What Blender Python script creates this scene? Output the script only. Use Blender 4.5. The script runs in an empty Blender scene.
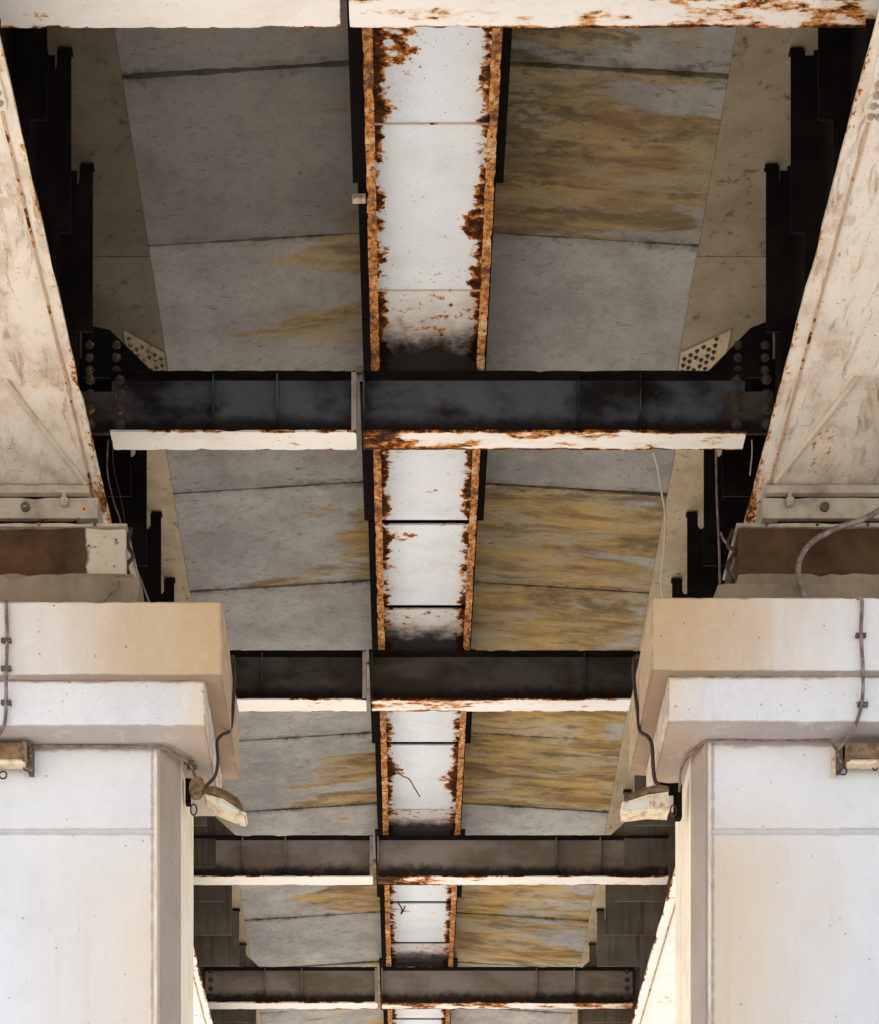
import bpy, bmesh, math, random
from mathutils import Vector, noise, Matrix
random.seed(7)
scn = bpy.context.scene
C = scn.collection
F = 2200.0; VX = 408.0; VY = 1810.0
def at(px, py, D): return ((px-VX)*D/F, D, (VY-py)*D/F)

# ------------------------------------------------------------------ node helpers
class G:
    def __init__(s, name, rough=0.8, metal=0.0, spec=0.3):
        s.m = bpy.data.materials.new(name); s.m.use_nodes = True
        s.t = s.m.node_tree; s.n = s.t.nodes
        s.b = s.n['Principled BSDF']
        s.b.inputs['Roughness'].default_value = rough
        s.b.inputs['Metallic'].default_value = metal
        s.b.inputs['Specular IOR Level'].default_value = spec
        s.tc = s.n.new('ShaderNodeTexCoord'); s.geo = s.n.new('ShaderNodeNewGeometry')
        s.pos = s.geo.outputs['Position']; s.gen = s.tc.outputs['Generated']
    def L(s, a, b):
        if isinstance(a, (int, float)): b.default_value = a
        elif isinstance(a, tuple): b.default_value = a if len(a) == len(b.default_value) else (*a, 1.0)
        else: s.t.links.new(a, b)
    def M(s, op, a, b=0.0, c=0.0, clamp=False):
        n = s.n.new('ShaderNodeMath'); n.operation = op; n.use_clamp = clamp
        s.L(a, n.inputs[0]); s.L(b, n.inputs[1]); s.L(c, n.inputs[2]); return n.outputs[0]
    def V(s, vec, sc=(1, 1, 1), off=(0, 0, 0)):
        n = s.n.new('ShaderNodeMapping'); s.L(vec, n.inputs['Vector'])
        n.inputs['Scale'].default_value = sc; n.inputs['Location'].default_value = off; return n.outputs[0]
    def N(s, vec, scale=1.0, detail=6, rough=.6, dist=0.0):
        n = s.n.new('ShaderNodeTexNoise'); s.L(vec, n.inputs['Vector'])
        n.inputs['Scale'].default_value = scale; n.inputs['Detail'].default_value = detail
        n.inputs['Roughness'].default_value = rough; n.inputs['Distortion'].default_value = dist
        return n.outputs['Fac']
    def VOR(s, vec, scale, feat='F1'):
        n = s.n.new('ShaderNodeTexVoronoi'); n.feature = feat; s.L(vec, n.inputs['Vector'])
        n.inputs['Scale'].default_value = scale; return n.outputs['Distance']
    def S(s, v, a, b, c=0.0, d=1.0):
        n = s.n.new('ShaderNodeMapRange'); n.interpolation_type = 'SMOOTHSTEP'
        s.L(v, n.inputs['Value']); s.L(a, n.inputs['From Min']); s.L(b, n.inputs['From Max'])
        n.inputs['To Min'].default_value = c; n.inputs['To Max'].default_value = d
        return n.outputs['Result']
    def X(s, f, a, b):
        n = s.n.new('ShaderNodeMix'); n.data_type = 'RGBA'
        s.L(f, n.inputs[0]); s.L(a, n.inputs[6]); s.L(b, n.inputs[7]); return n.outputs[2]
    def sep(s, v):
        n = s.n.new('ShaderNodeSeparateXYZ'); s.L(v, n.inputs[0]); return n.outputs
    def info(s):
        n = s.n.new('ShaderNodeObjectInfo')
        q = s.n.new('ShaderNodeSeparateColor'); s.t.links.new(n.outputs['Color'], q.inputs[0])
        return q.outputs
    def done(s, col, bump=None, strength=.3, dist=.01, rough=None):
        s.L(col, s.b.inputs['Base Color'])
        if rough is not None: s.L(rough, s.b.inputs['Roughness'])
        if bump is not None:
            n = s.n.new('ShaderNodeBump'); n.inputs['Strength'].default_value = strength
            n.inputs['Distance'].default_value = dist
            s.L(bump, n.inputs['Height']); s.L(n.outputs[0], s.b.inputs['Normal'])
        return s.m

RUST_D = (.014, .007, .004); RUST_B = (.10, .028, .008); RUST_O = (.46, .15, .018); RUST_Y = (.62, .32, .08)
def rust_col(g, sc=14):
    n = g.N(g.V(g.pos, off=(3, 5, 7)), sc, 8, .7)
    c = g.X(g.S(n, .36, .46), RUST_D, RUST_B)
    c = g.X(g.S(n, .46, .56), c, RUST_O)
    return g.X(g.S(n, .58, .70), c, RUST_Y)

def painted(name, base, dirt, amt=.0, edge=(0, 0, 0), size=(1, 1, 1), ew=.12, sc=9, low=1.2, stretch=(1, 1, 1),
            rough=.55, dirt_amt=.5, specks=.5, halo=.12, low_amt=.45, scratch=0, grime_shade=0, spots=(), patch=3.0, wt=1.5):
    """chipped paint over rust: patches by noise, denser towards the worn edges of the plate"""
    g = G(name, rough, spec=.12 if not grime_shade else .03)
    p = g.V(g.pos, stretch)
    hi = g.N(p, sc, 10, .68); lo = g.N(g.V(g.pos, stretch, (11, 2, 5)), low, 3, .5)
    v = g.M('ADD', g.M('MULTIPLY', g.M('SUBTRACT', hi, .5), wt), g.M('MULTIPLY', g.M('SUBTRACT', lo, .5), low_amt*2.2))
    v = g.M('ADD', v, .42)
    gx = g.sep(g.gen)
    for k in range(3):
        if edge[k] == 0: continue
        d = g.M('MINIMUM', gx[k], g.M('SUBTRACT', 1.0, gx[k]))
        d = g.M('MULTIPLY', d, size[k])
        e = g.M('POWER', g.S(d, 0.0, ew, 1.0, 0.0), 1.6)
        v = g.M('ADD', v, g.M('MULTIPLY', g.M('MULTIPLY', e, edge[k]), g.S(g.N(g.V(g.pos, off=(6, 1, 9)), patch, 4, .6), .32, .66, .25, 1.35)))
    v = g.M('ADD', v, amt)
    for (sx_, sy_, rx, ry, a) in spots:            # particular rust outbreaks
        px_ = g.sep(g.pos)
        q = g.M('ADD', g.M('POWER', g.M('ABSOLUTE', g.M('DIVIDE', g.M('SUBTRACT', px_[0], sx_), rx)), 2.0),
                g.M('POWER', g.M('ABSOLUTE', g.M('DIVIDE', g.M('SUBTRACT', px_[1], sy_), ry)), 2.0))
        v = g.M('ADD', v, g.S(q, 0, 1, a, 0))
    dn = g.N(g.V(g.pos, stretch, (4, 4, 4)), 2.2, 7, .65)
    col = g.X(g.S(dn, .42, .75, 0, dirt_amt), base, dirt)
    if scratch:
        sn = g.N(g.V(g.pos, (5, .9, 1), (2, 6, 2)), 1.6, 8, .72, .6)
        col = g.X(g.S(sn, .53, .66, 0, scratch), col, (.30, .20, .13))
        sn = g.N(g.V(g.pos, (1.5, 1.1, 1), (7, 3, 2)), 2.0, 9, .75)
        col = g.X(g.S(sn, .56, .66, 0, scratch*.6), col, (.36, .24, .14))
    fine = g.N(g.V(g.pos, (1, 1, 1), (9, 1, 2)), 38, 3, .6)
    col = g.X(g.S(fine, .66, .72, 0, specks), col, RUST_B)
    col = g.X(g.S(v, .66-halo, .70, 0, .7), col, (.58, .40, .22))
    col = g.X(g.S(g.M('ADD', v, g.M('MULTIPLY', g.M('SUBTRACT', g.N(g.pos, 5, 5, .6), .5), .3)), .60, .68, 0, .85), col, (.46, .20, .045))
    rm = g.S(v, .665, .70)
    col = g.X(rm, col, rust_col(g))
    col = g.X(g.S(v, .76, .86, 0, .85), col, RUST_D)
    if grime_shade:  # black ramp at the panel end: dirt plus beam shade put into colour
        gg = g.S(g.M('ADD', g.sep(g.gen)[1], g.M('MULTIPLY', g.M('SUBTRACT', g.N(g.pos, 4, 7, .65), .5), .7)), grime_shade, grime_shade+.45)
        col = g.X(g.M('POWER', gg, .6), col, g.X(g.S(gg, .1, .7), (.26, .09, .018), (.008, .004, .002)))
    h = g.M('ADD', g.M('MULTIPLY', rm, -.6), g.M('MULTIPLY', g.N(g.pos, 30, 6, .7), .5))
    return g.done(col, h, .5, .006, g.S(rm, 0, 1, rough, .95))

def concrete(name, base, dirt, tan=None, tanmask=None, pits=1.0, bump=.4, dsc=1.1, zl=(), xl=()):
    g = G(name, .88, spec=.15)
    n1 = g.N(g.V(g.pos, (1, 1, .55)), dsc, 9, .66); n2 = g.N(g.V(g.pos, off=(7, 3, 1)), 9, 7, .7)
    col = g.X(g.S(n1, .38, .74, 0, .55), base, dirt)
    if tan:
        x = g.sep(g.pos)[0]
        z = g.sep(g.pos)[2]
        a, b = tanmask[:2]                 # clean at x = a, fully tan at x = b
        w = g.N(g.V(g.pos, (1.2, 1, .35)), 1.6, 8, .65)
        xx = g.M('ADD', x, g.M('MULTIPLY', g.M('SUBTRACT', w, .5), 1.6))
        mx = g.S(xx, a, b, 0, 1) if a < b else g.S(xx, b, a, 1, 0)
        if len(tanmask) > 2: mx = g.M('MULTIPLY', mx, g.S(z, tanmask[2], tanmask[3], 1, 0))
        col = g.X(g.M('MULTIPLY', mx, .95), col, tan)
        drip = g.N(g.V(g.pos, (9, 9, .5)), 1, 5, .6)
        col = g.X(g.M('MULTIPLY', g.S(drip, .5, .72, 0, .35), mx), col, (.50, .36, .22))
    col = g.X(g.S(n2, .45, .8, 0, .35), col, dirt)
    ps = g.sep(g.pos); wob = g.N(g.V(g.pos, (1, 1, 3)), 3.5, 8, .7)
    for ax, vals in ((2, zl), (0, xl)):
        for zz, wd, a in vals:                  # grime caught on ledges and arrises
            dd = g.M('ABSOLUTE', g.M('SUBTRACT', ps[ax], zz))
            dd = g.M('SUBTRACT', dd, g.M('MULTIPLY', g.M('SUBTRACT', wob, .5), wd*3))
            col = g.X(g.S(dd, wd*.15, wd, a, 0), col, (.20, .145, .11))
    v = g.VOR(g.V(g.pos, off=(.3, .2, .9)), 9)
    keep = g.S(g.N(g.pos, 5, 2, .5), .5, .56)
    pit = g.M('MULTIPLY', g.S(g.M('ADD', v, g.M('MULTIPLY', g.N(g.pos, 30, 4, .7), .25)), .19, .22, 1, 0), keep)
    col = g.X(g.M('MULTIPLY', pit, .7*pits), col, (.10, .075, .055))
    f = g.N(g.pos, 40, 4, .65)
    col = g.X(g.S(f, .62, .72, 0, .6*pits), col, (.18, .14, .11))
    cr = g.M('ABSOLUTE', g.M('SUBTRACT', g.N(g.V(g.pos, (1, 1, .5)), 1.3, 9, .62, .4), .5))
    cm = g.M('MULTIPLY', g.S(cr, 0, .0035, 1, 0), g.S(g.N(g.pos, .9, 2, .5), .52, .6))
    col = g.X(g.M('MULTIPLY', cm, .0), col, (.14, .11, .09))
    h = g.M('SUBTRACT', g.N(g.pos, 22, 7, .65), g.M('MULTIPLY', pit, .6))
    return g.done(col, h, bump, .012)

# ------------------------------------------------------------------ materials
mt = {}
mt['soffit_panel'] = painted('white_soffit_paint', (.61, .65, .69), (.45, .47, .49), amt=-.05, edge=(.62, 0, 0), size=(1.0, 1, 1),
                             ew=.20, sc=10, low=2.6, stretch=(.8, 1.1, 1), halo=.09, specks=.95, low_amt=.15, patch=2.6,
                             spots=((-.22, 18.9, .55, .5, .34), (-.25, 19.55, .3, .12, .3), (-.2, 26.1, .42, .16, .32), (.62, 21.0, .2, .3, .25), (.5, 21.7, .6, .15, .16), (-.1, 26.4, .6, .08, .2), (.55, 28.9, .25, .2, .3), (.6, 32.3, .25, .4, .3), (-.2, 32.0, .25, .3, .3), (-.1, 36.9, .2, .2, .22), (-.2, 34.3, .3, .25, .3), (.6, 34.3, .3, .25, .3)))
mt['soffit_end'] = painted('rusted_panel_end', (.60, .60, .59), (.36, .31, .27), amt=.05, edge=(.42, .0, 0), size=(1.0, 1, 1),
                           ew=.2, sc=10, low=2.4, halo=.12, grime_shade=.26, low_amt=.2)
g = G('rusted_strip', .85)
a = g.N(g.pos, 3.0, 6, .7); b = g.N(g.V(g.pos, (1.6, 1, 1), (2, 4, 6)), 12, 8, .72); c = g.N(g.V(g.pos, off=(8, 4, 1)), 20, 6, .7)
col = g.X(g.S(b, .38, .60), (.17, .055, .014), (.52, .22, .045)); col = g.X(g.S(a, .54, .64, 0, .7), col, (.60, .42, .24))
col = g.X(g.S(c, .52, .60), col, (.07, .025, .010)); col = g.X(g.S(a, .36, .46, .8, 0), col, (.06, .022, .010)); col = g.X(g.S(b, .64, .68), col, (.80, .68, .50))
mt['rust_strip'] = g.done(col, c, .5, .006)
mt['beam_flange_rusty'] = painted('rusty_white_flange', (.70, .67, .64), (.52, .48, .44), amt=.05, edge=(.06, .42, 0), size=(4, .31, 1),
                            ew=.055, sc=6, low=1.0, stretch=(.4, 1, 1), halo=.16, low_amt=.45,
                            spots=((-.3, 22.8, .6, .5, .19), (.9, 22.8, 1.9, .4, .17), (.3, 17.4, 1.2, .12, .2), (.2, 28.3, 1.3, .3, .19), (1.9, 28.3, 1.0, .3, .14), (-.35, 33.6, .4, .5, .2), (.2, 33.6, 1.6, .3, .14), (3.6, 38.9, .8, .4, .2), (.0, 38.9, .6, .4, .18)))
mt['beam_flange'] = painted('white_flange', (.68, .65, .61), (.50, .45, .40), amt=-.03, edge=(.12, .30, 0), size=(3, .31, 1),
                            ew=.05, sc=7, low=1.6, stretch=(.5, 1, 1), halo=.08)
mt['girder_soffit'] = painted('cream_girder_paint', (.63, .575, .50), (.42, .33, .245), amt=-.06, edge=(.22, 0, 0), size=(2.8, 1, 1),
                              ew=.12, sc=15, low=1.3, stretch=(1.3, .7, 1), halo=.20, dirt_amt=1.0, specks=.9, scratch=.8, low_amt=.25, wt=1.2,
                              spots=((4.02, 21.2, .20, .7, .20), (-3.6, 18.6, .5, 1.2, .08), (-3.1, 22.3, .16, .8, .25), (3.5, 22.2, .16, .9, .25)))
mt['girder_soffit_far'] = painted('pale_girder_paint', (.80, .77, .72), (.64, .60, .55), amt=-.08, edge=(.36, 0, 0), size=(2.8, 1, 1),
                              ew=.07, sc=7, low=1.3, halo=.10, dirt_amt=.6)
mt['weld'] = painted('worn_weld', (.50, .42, .33), (.28, .17, .09), amt=-.02, sc=10, low=3, halo=.15)
mt['seam'] = painted('rusted_seam', (.40, .28, .18), (.20, .10, .045), amt=.10, sc=9, low=2, halo=.2)
mt['bearing'] = painted('bearing_paint', (.36, .315, .26), (.15, .105, .075), amt=-.16, edge=(0, 0, .14), size=(1, 1, .14), ew=.03, sc=7, dirt_amt=.9)
mt['bolt'] = painted('bolt_steel', (.08, .065, .055), (.04, .025, .018), amt=-.02, sc=20)
mt['bolt_light'] = painted('bolt_painted', (.34, .29, .24), (.1, .06, .04), amt=0, sc=20)

def web_mat(name, c0, c1):
    g = G(name, .6, spec=.12)           # weathered steel of the cross beam webs, silt along the lower flange
    n = g.N(g.V(g.pos, (.8, 1, 1.4)), 1.1, 6, .6); n2 = g.N(g.pos, 7, 9, .7)
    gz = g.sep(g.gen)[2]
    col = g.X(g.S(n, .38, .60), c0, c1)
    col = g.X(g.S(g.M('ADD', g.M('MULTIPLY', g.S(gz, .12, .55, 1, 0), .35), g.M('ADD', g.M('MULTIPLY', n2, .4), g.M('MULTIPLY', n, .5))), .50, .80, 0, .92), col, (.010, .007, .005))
    col = g.X(g.S(g.M('ADD', n2, g.S(gz, .0, .10, .10, 0)), .64, .70, 0, .8), col, (.12, .055, .022))
    return g.done(col, n2, .25, .006)
mt['web0'] = web_mat('blue_black_web_paint', (.014, .012, .011), (.085, .095, .11))
mt['web2'] = web_mat('brown_black_web_paint', (.035, .027, .02), (.085, .075, .068))
mt['web3'] = web_mat('brown_web_paint', (.19, .15, .115), (.30, .26, .225))
mt['web'] = mt['web2']
g = G('shade_black_girder_web', .65, spec=.08)  # near-black webs: deep shade of the near span put into the colour
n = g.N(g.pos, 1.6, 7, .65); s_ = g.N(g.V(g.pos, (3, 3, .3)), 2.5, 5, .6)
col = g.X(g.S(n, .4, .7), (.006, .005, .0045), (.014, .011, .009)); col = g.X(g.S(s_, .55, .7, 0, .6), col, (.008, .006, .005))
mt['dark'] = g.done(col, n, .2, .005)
g = G('near_black_plate', .9, spec=.08)  # near-black finish shared by edge strips, pads and the roadway underside
n = g.N(g.pos, 4, 6, .6); mt['black'] = g.done(g.X(n, (.003, .0025, .002), (.008, .006, .005)))
g = G('brown_girder_web', .6, spec=.08)
n = g.N(g.pos, 1.3, 7, .65); s_ = g.N(g.V(g.pos, (4, 4, .25)), 2.5, 5, .6)
col = g.X(g.S(n, .35, .7), (.11, .092, .074), (.18, .155, .125)); col = g.X(g.S(s_, .5, .7, 0, .6), col, (.045, .034, .026))
mt['webfar'] = g.done(col, n, .2, .005)
for key, k in (('tan', .80), ('tan_dark', .21), ('tan_mid', .46)):  # one tan paint scaled to three tones, darkest on the near left
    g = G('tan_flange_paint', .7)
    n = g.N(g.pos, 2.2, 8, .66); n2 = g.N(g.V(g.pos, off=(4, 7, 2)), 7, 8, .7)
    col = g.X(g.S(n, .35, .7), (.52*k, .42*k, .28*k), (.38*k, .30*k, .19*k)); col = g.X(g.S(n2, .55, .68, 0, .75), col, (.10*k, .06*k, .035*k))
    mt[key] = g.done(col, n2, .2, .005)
g = G('brown_stained_plinth', .8, spec=.05)
n = g.N(g.pos, 3, 8, .66); x = g.sep(g.pos)[0]
w = g.M('ADD', g.M('ABSOLUTE', x), g.M('MULTIPLY', g.M('SUBTRACT', n, .5), .12))
col = g.X(g.S(n, .35, .7), (.075, .042, .022), (.04, .021, .012)); mt['plinth_r'] = g.done(col, n, .2, .005)
col2 = g.X(g.S(w, 3.13, 3.19, 1, 0), col, (.48, .44, .38)); 
g2 = G('brown_stained_plinth_white_end', .8, spec=.05)
n = g2.N(g2.pos, 3, 8, .66); x = g2.sep(g2.pos)[0]
w = g2.M('ADD', x, g2.M('MULTIPLY', g2.M('SUBTRACT', n, .5), .2))
col = g2.X(g2.S(n, .35, .7), (.075, .042, .022), (.04, .021, .012))
whi = g2.X(g2.S(g2.N(g2.pos, 14, 7, .7), .58, .66), (.44, .385, .30), RUST_B)
mt['plinth_l'] = g2.done(g2.X(g2.S(w, -3.20, -3.16), col, whi), n, .2, .005)

# deck slabs: object colour R = how far the ochre run-off stains spread, G = black grime, B = near-span shade painted in
def slab_mat(name, flip):
    g = G(name, .9, spec=.1)
    inf = g.info(); gen = g.sep(g.gen)
    u = g.M('SUBTRACT', 1.0, gen[0]) if flip else gen[0]          # 0 at the middle gap
    warp = g.N(g.V(g.pos, (.5, 1.2, .1)), 1.2, 3, .5)
    pos2 = g.n.new('ShaderNodeVectorMath'); pos2.operation = 'ADD'
    cmb = g.n.new('ShaderNodeCombineXYZ'); g.L(g.M('MULTIPLY', warp, .35), cmb.inputs[1])
    g.L(g.pos, pos2.inputs[0]); g.L(cmb.outputs[0], pos2.inputs[1]); p = pos2.outputs[0]
    n1 = g.N(g.pos, 1.5, 9, .68); n2 = g.N(g.V(g.pos, off=(5, 5, 5)), 7, 9, .72)
    base = g.X(g.S(n1, .36, .66), (.43, .42, .395), (.30, .295, .28))
    base = g.X(g.S(n2, .48, .72, 0, .6), base, (.23, .225, .21))
    st = g.N(g.V(p, (.30, 1.15, .3)), 1.4, 6, .55, .5); st2 = g.N(g.V(p, (.5, 2.6, .3), (3, 1, 2)), 1.5, 9, .66, .5)
    amt = inf[0]
    v = g.M('ADD', g.M('MULTIPLY', st, 1.0), g.M('MULTIPLY', g.M('SUBTRACT', .5, u), .30))
    th = g.M('SUBTRACT', .80, g.M('MULTIPLY', amt, .50))
    m = g.S(g.M('SUBTRACT', v, th), -.03, .05)
    m = g.M('MULTIPLY', m, g.S(amt, .0, .05))
    yel = g.X(g.S(st2, .36, .64), (.20, .115, .035), (.50, .33, .11))
    yel = g.X(g.S(g.N(g.V(p, (.6, 1.8, .3), (8, 3, 1)), 1.3, 9, .68, .4), .46, .60, 0, .9), yel, (.42, .35, .22))
    yel = g.X(g.S(g.N(g.V(p, (.5, 2.0, .3), (1, 8, 1)), 1.5, 9, .72, .4), .50, .64, 0, .85), yel, (.12, .075, .032))
    col = g.X(g.M('MULTIPLY', m, .92), base, yel)
    gr = g.N(g.V(g.pos, (.8, 2.0, 1)), 2.2, 10, .74)
    gm = g.S(g.M('ADD', g.M('ADD', gr, g.M('MULTIPLY', g.M('SUBTRACT', .35, u), .12)), g.M('MULTIPLY', inf[1], .25)), .68, .76)
    col = g.X(g.M('MULTIPLY', gm, .62), col, (.035, .024, .010))
    sp = g.N(g.V(g.pos, (1.2, 1.6, 1), (3, 9, 1)), 16, 6, .75)
    col = g.X(g.S(sp, .56, .66, 0, .55), col, (.15, .13, .105))
    sp2 = g.N(g.V(g.pos, (.9, 1.6, 1), (1, 2, 8)), 3, 9, .75)
    col = g.X(g.S(sp2, .54, .70, 0, .5), col, (.15, .14, .12))
    # joint soot and short cracks
    e = g.M('MINIMUM', gen[1], g.M('SUBTRACT', 1.0, gen[1]))
    em = g.S(g.M('ADD', g.M('MULTIPLY', e, 2.0), g.M('MULTIPLY', n2, .5)), .22, .36, 1, 0)
    col = g.X(g.M('MULTIPLY', em, g.S(g.N(g.V(g.pos, (1, .3, 1)), 1.4, 6, .7), .42, .60, .15, .85)), col, (.05, .045, .04))
    c1 = g.N(g.V(g.pos, (1.0, 3.0, 1)), 9, 4, .6); col = g.X(g.S(c1, .655, .70, 0, .75), col, (.06, .055, .05))
    cr = g.M('ABSOLUTE', g.M('SUBTRACT', g.N(g.V(g.pos, (.4, 1.2, 1)), 1.4, 9, .6, .3), .5))
    cm = g.M('MULTIPLY', g.S(cr, 0, .003, 1, 0), g.S(g.N(g.V(g.pos, off=(2, 2, 2)), .8, 2, .5), .5, .56))
    col = g.X(g.M('MULTIPLY', cm, .75), col, (.07, .06, .05))
    col = g.X(inf[2], col, (.07, .062, .045))  # darkens near slabs: bay shade painted in along with their dirt
    return g.done(col, n2, .4, .012)
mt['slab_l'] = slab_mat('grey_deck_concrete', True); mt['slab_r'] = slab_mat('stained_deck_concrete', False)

TAN = (.45, .305, .17); W = (.62, .61, .615); D_ = (.46, .46, .48)
mt['capL'] = concrete('pier_cap_concrete', W, D_, TAN, (-4.6, -1.9), zl=((10.83, .02, .7), (11.53, .015, .6)), xl=((-1.785, .02, .5),))
mt['capR'] = concrete('pier_cap_concrete', W, D_, TAN, (4.6, 2.5), zl=((10.87, .02, .7), (11.57, .015, .6)), xl=((2.33, .02, .5),))
mt['cap2L'] = concrete('pier_corbel_concrete', W, D_, (.62, .48, .34), (-2.6, -1.6), zl=((10.83, .035, .8), (10.39, .02, .55)), xl=((-1.953, .012, .6),))
mt['cap2R'] = concrete('pier_corbel_concrete', W, D_, (.62, .48, .34), (3.1, 2.3), zl=((10.87, .035, .8), (10.43, .02, .55)), xl=((2.497, .012, .6),))
mt['shaftL'] = concrete('pier_shaft_concrete', W, (.50, .50, .52), (.62, .53, .43), (-4.2, -2.2, 8.6, 10.0), pits=.8, zl=((10.38, .05, .6), (9.56, .05, .35)), xl=((-2.50, .02, .5),))
mt['shaftR'] = concrete('pier_shaft_concrete', W, (.50, .50, .52), (.58, .46, .34), (4.9, 2.8, 9.1, 10.2), pits=.8, zl=((10.42, .05, .6), (9.56, .05, .35)), xl=((2.98, .02, .5),))
mt['edge'] = concrete('pier_chamfer_concrete', (.34, .27, .225), (.24, .185, .15), pits=.8, dsc=2.5)
mt['groove'] = concrete('pier_joint_mortar', (.50, .48, .46), (.38, .35, .33), pits=.6, dsc=4)
mt['trim'] = concrete('pier_arris_concrete', (.74, .64, .50), (.5, .4, .3), pits=.8, dsc=3)
mt['ped'] = concrete('pedestal_concrete', (.22, .165, .115), (.10, .07, .045), pits=1, dsc=2)
g = G('dusty_lamp_housing', .6); n = g.N(g.pos, 12, 7, .7); nz = g.sep(g.geo.outputs['Normal'])[2]
mt['housing'] = g.done(g.X(g.S(n, .4, .62), (.22, .13, .065), (.10, .055, .028)), n, .4, .004)
g = G('cream_lamp_rim', .5); n = g.N(g.pos, 12, 7, .7); mt['rim'] = g.done(g.X(g.S(n, .45, .68), (.62, .53, .38), (.34, .23, .13)))
g = G('lamp_glass', .15, spec=.5); g.b.inputs['Coat Weight'].default_value = .5
n = g.N(g.pos, 9, 4, .6); mt['glass'] = g.done(g.X(n, (.66, .66, .60), (.52, .50, .42)))
g = G('cable_sheath', .6); n = g.N(g.pos, 9, 6, .7)
mt['cable'] = g.done(g.X(g.S(n, .4, .6), (.21, .16, .135), (.10, .07, .055)))
g = G('dark_cable', .6); n = g.N(g.pos, 9, 6, .7); mt['cable_d'] = g.done(g.X(n, (.05, .035, .025), (.02, .014, .01)))
g = G('pale_cable', .6); n = g.N(g.pos, 9, 6, .7); mt['cable_w'] = g.done(g.X(n, (.62, .58, .50), (.35, .30, .24)))
g = G('pale_yard_ground', .95, spec=.1); n = g.N(g.pos, .25, 9, .65); n2 = g.N(g.pos, 6, 8, .7)
mt['ground'] = g.done(g.X(g.S(n2, .4, .7, 0, .5), g.X(n, (.50, .455, .40), (.40, .365, .32)), (.30, .27, .23)), n2, .4, .02)
g = G('deck_asphalt', .9); n = g.N(g.pos, 20, 5, .7); mt['asphalt'] = g.done(g.X(n, (.04, .04, .04), (.07, .07, .07)))

# ------------------------------------------------------------------ object helpers
def root(name, label, cat, loc, group=None):
    o = bpy.data.objects.new(name, None); C.objects.link(o); o.location = loc
    o.empty_display_size = .3
    o['label'] = label; o['category'] = cat
    if group: o['group'] = group
    return o
def org(p):
    while p.parent: p = p.parent
    return Vector(p.location)
def link(name, bm, m, parent=None, loc=None, smooth=False):
    me = bpy.data.meshes.new(name)
    o0 = org(parent) if parent else (Vector(loc) if loc else Vector((0, 0, 0)))
    bmesh.ops.translate(bm, verts=bm.verts, vec=-o0)
    bmesh.ops.recalc_face_normals(bm, faces=bm.faces)
    bm.to_mesh(me); bm.free()
    if smooth:
        for f in me.polygons: f.use_smooth = True
    me.materials.append(mt[m] if isinstance(m, str) else m)
    o = bpy.data.objects.new(name, me); C.objects.link(o)
    if parent: o.parent = parent
    else: o.location = o0
    return o
def box(bm, x0, x1, y0, y1, z0, z1, bev=0.0):
    t = bmesh.new(); bmesh.ops.create_cube(t, size=1)
    for v in t.verts:
        v.co = Vector(((x0+x1)/2+v.co.x*(x1-x0), (y0+y1)/2+v.co.y*(y1-y0), (z0+z1)/2+v.co.z*(z1-z0)))
    if bev: bmesh.ops.bevel(t, geom=t.edges[:], offset=bev, segments=2, affect='EDGES', profile=.5)
    me = bpy.data.meshes.new('tmp'); t.to_mesh(me); t.free(); bm.from_mesh(me); bpy.data.meshes.remove(me)
def B(*a, **k):
    bm = bmesh.new(); box(bm, *a, **k); return bm
def cuts(bm, axis, lo, hi, step):
    n = max(1, int((hi-lo)/step)); nrm = [0, 0, 0]; nrm[axis] = 1
    for i in range(1, n):
        co = [0, 0, 0]; co[axis] = lo+(hi-lo)*i/n
        bmesh.ops.bisect_plane(bm, geom=bm.verts[:]+bm.edges[:]+bm.faces[:], plane_co=co, plane_no=nrm)
def rough(x0, x1, y0, y1, z0, z1, step=(.1, .1, .1), amp=.004, chip=.012, seed=0):
    """a cast or rolled piece with uneven, chipped arrises"""
    bm = B(x0, x1, y0, y1, z0, z1)
    lo = (x0, y0, z0); hi = (x1, y1, z1)
    for a in range(3):
        if step[a]: cuts(bm, a, lo[a], hi[a], step[a])
    c = Vector(((x0+x1)/2, (y0+y1)/2, (z0+z1)/2))
    for v in bm.verts:
        ext = sum(1 for a in range(3) if abs(v.co[a]-lo[a]) < 1e-5 or abs(v.co[a]-hi[a]) < 1e-5)
        q = v.co*3.1+Vector((seed, 0, 0)); d = noise.noise_vector(q)*amp
        if ext >= 2:
            k = max(0, noise.noise(v.co*7+Vector((seed, 3, 1)))+.1)**2*chip*6
            s = Vector([(1 if c[a] > v.co[a] else -1) if (abs(v.co[a]-lo[a]) < 1e-5 or abs(v.co[a]-hi[a]) < 1e-5) else 0 for a in range(3)])
            d += s*k + noise.noise_vector(v.co*17)*amp
        v.co += d
    return bm
def prism(pts, y0, y1):
    """outline of (x, z) points given depth along y"""
    bm = bmesh.new()
    a = [bm.verts.new((x, y0, z)) for x, z in pts]; b = [bm.verts.new((x, y1, z)) for x, z in pts]
    bm.faces.new(a); bm.faces.new(b[::-1])
    for i in range(len(pts)):
        j = (i+1) % len(pts); bm.faces.new((a[j], a[i], b[i], b[j]))
    return bm
def hexa(v8):
    """box from 8 corners: bottom four then top four, same order"""
    bm = bmesh.new(); v = [bm.verts.new(p) for p in v8]
    for f in ((0, 1, 2, 3), (7, 6, 5, 4), (0, 4, 5, 1), (1, 5, 6, 2), (2, 6, 7, 3), (3, 7, 4, 0)): bm.faces.new([v[i] for i in f])
    return bm
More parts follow.
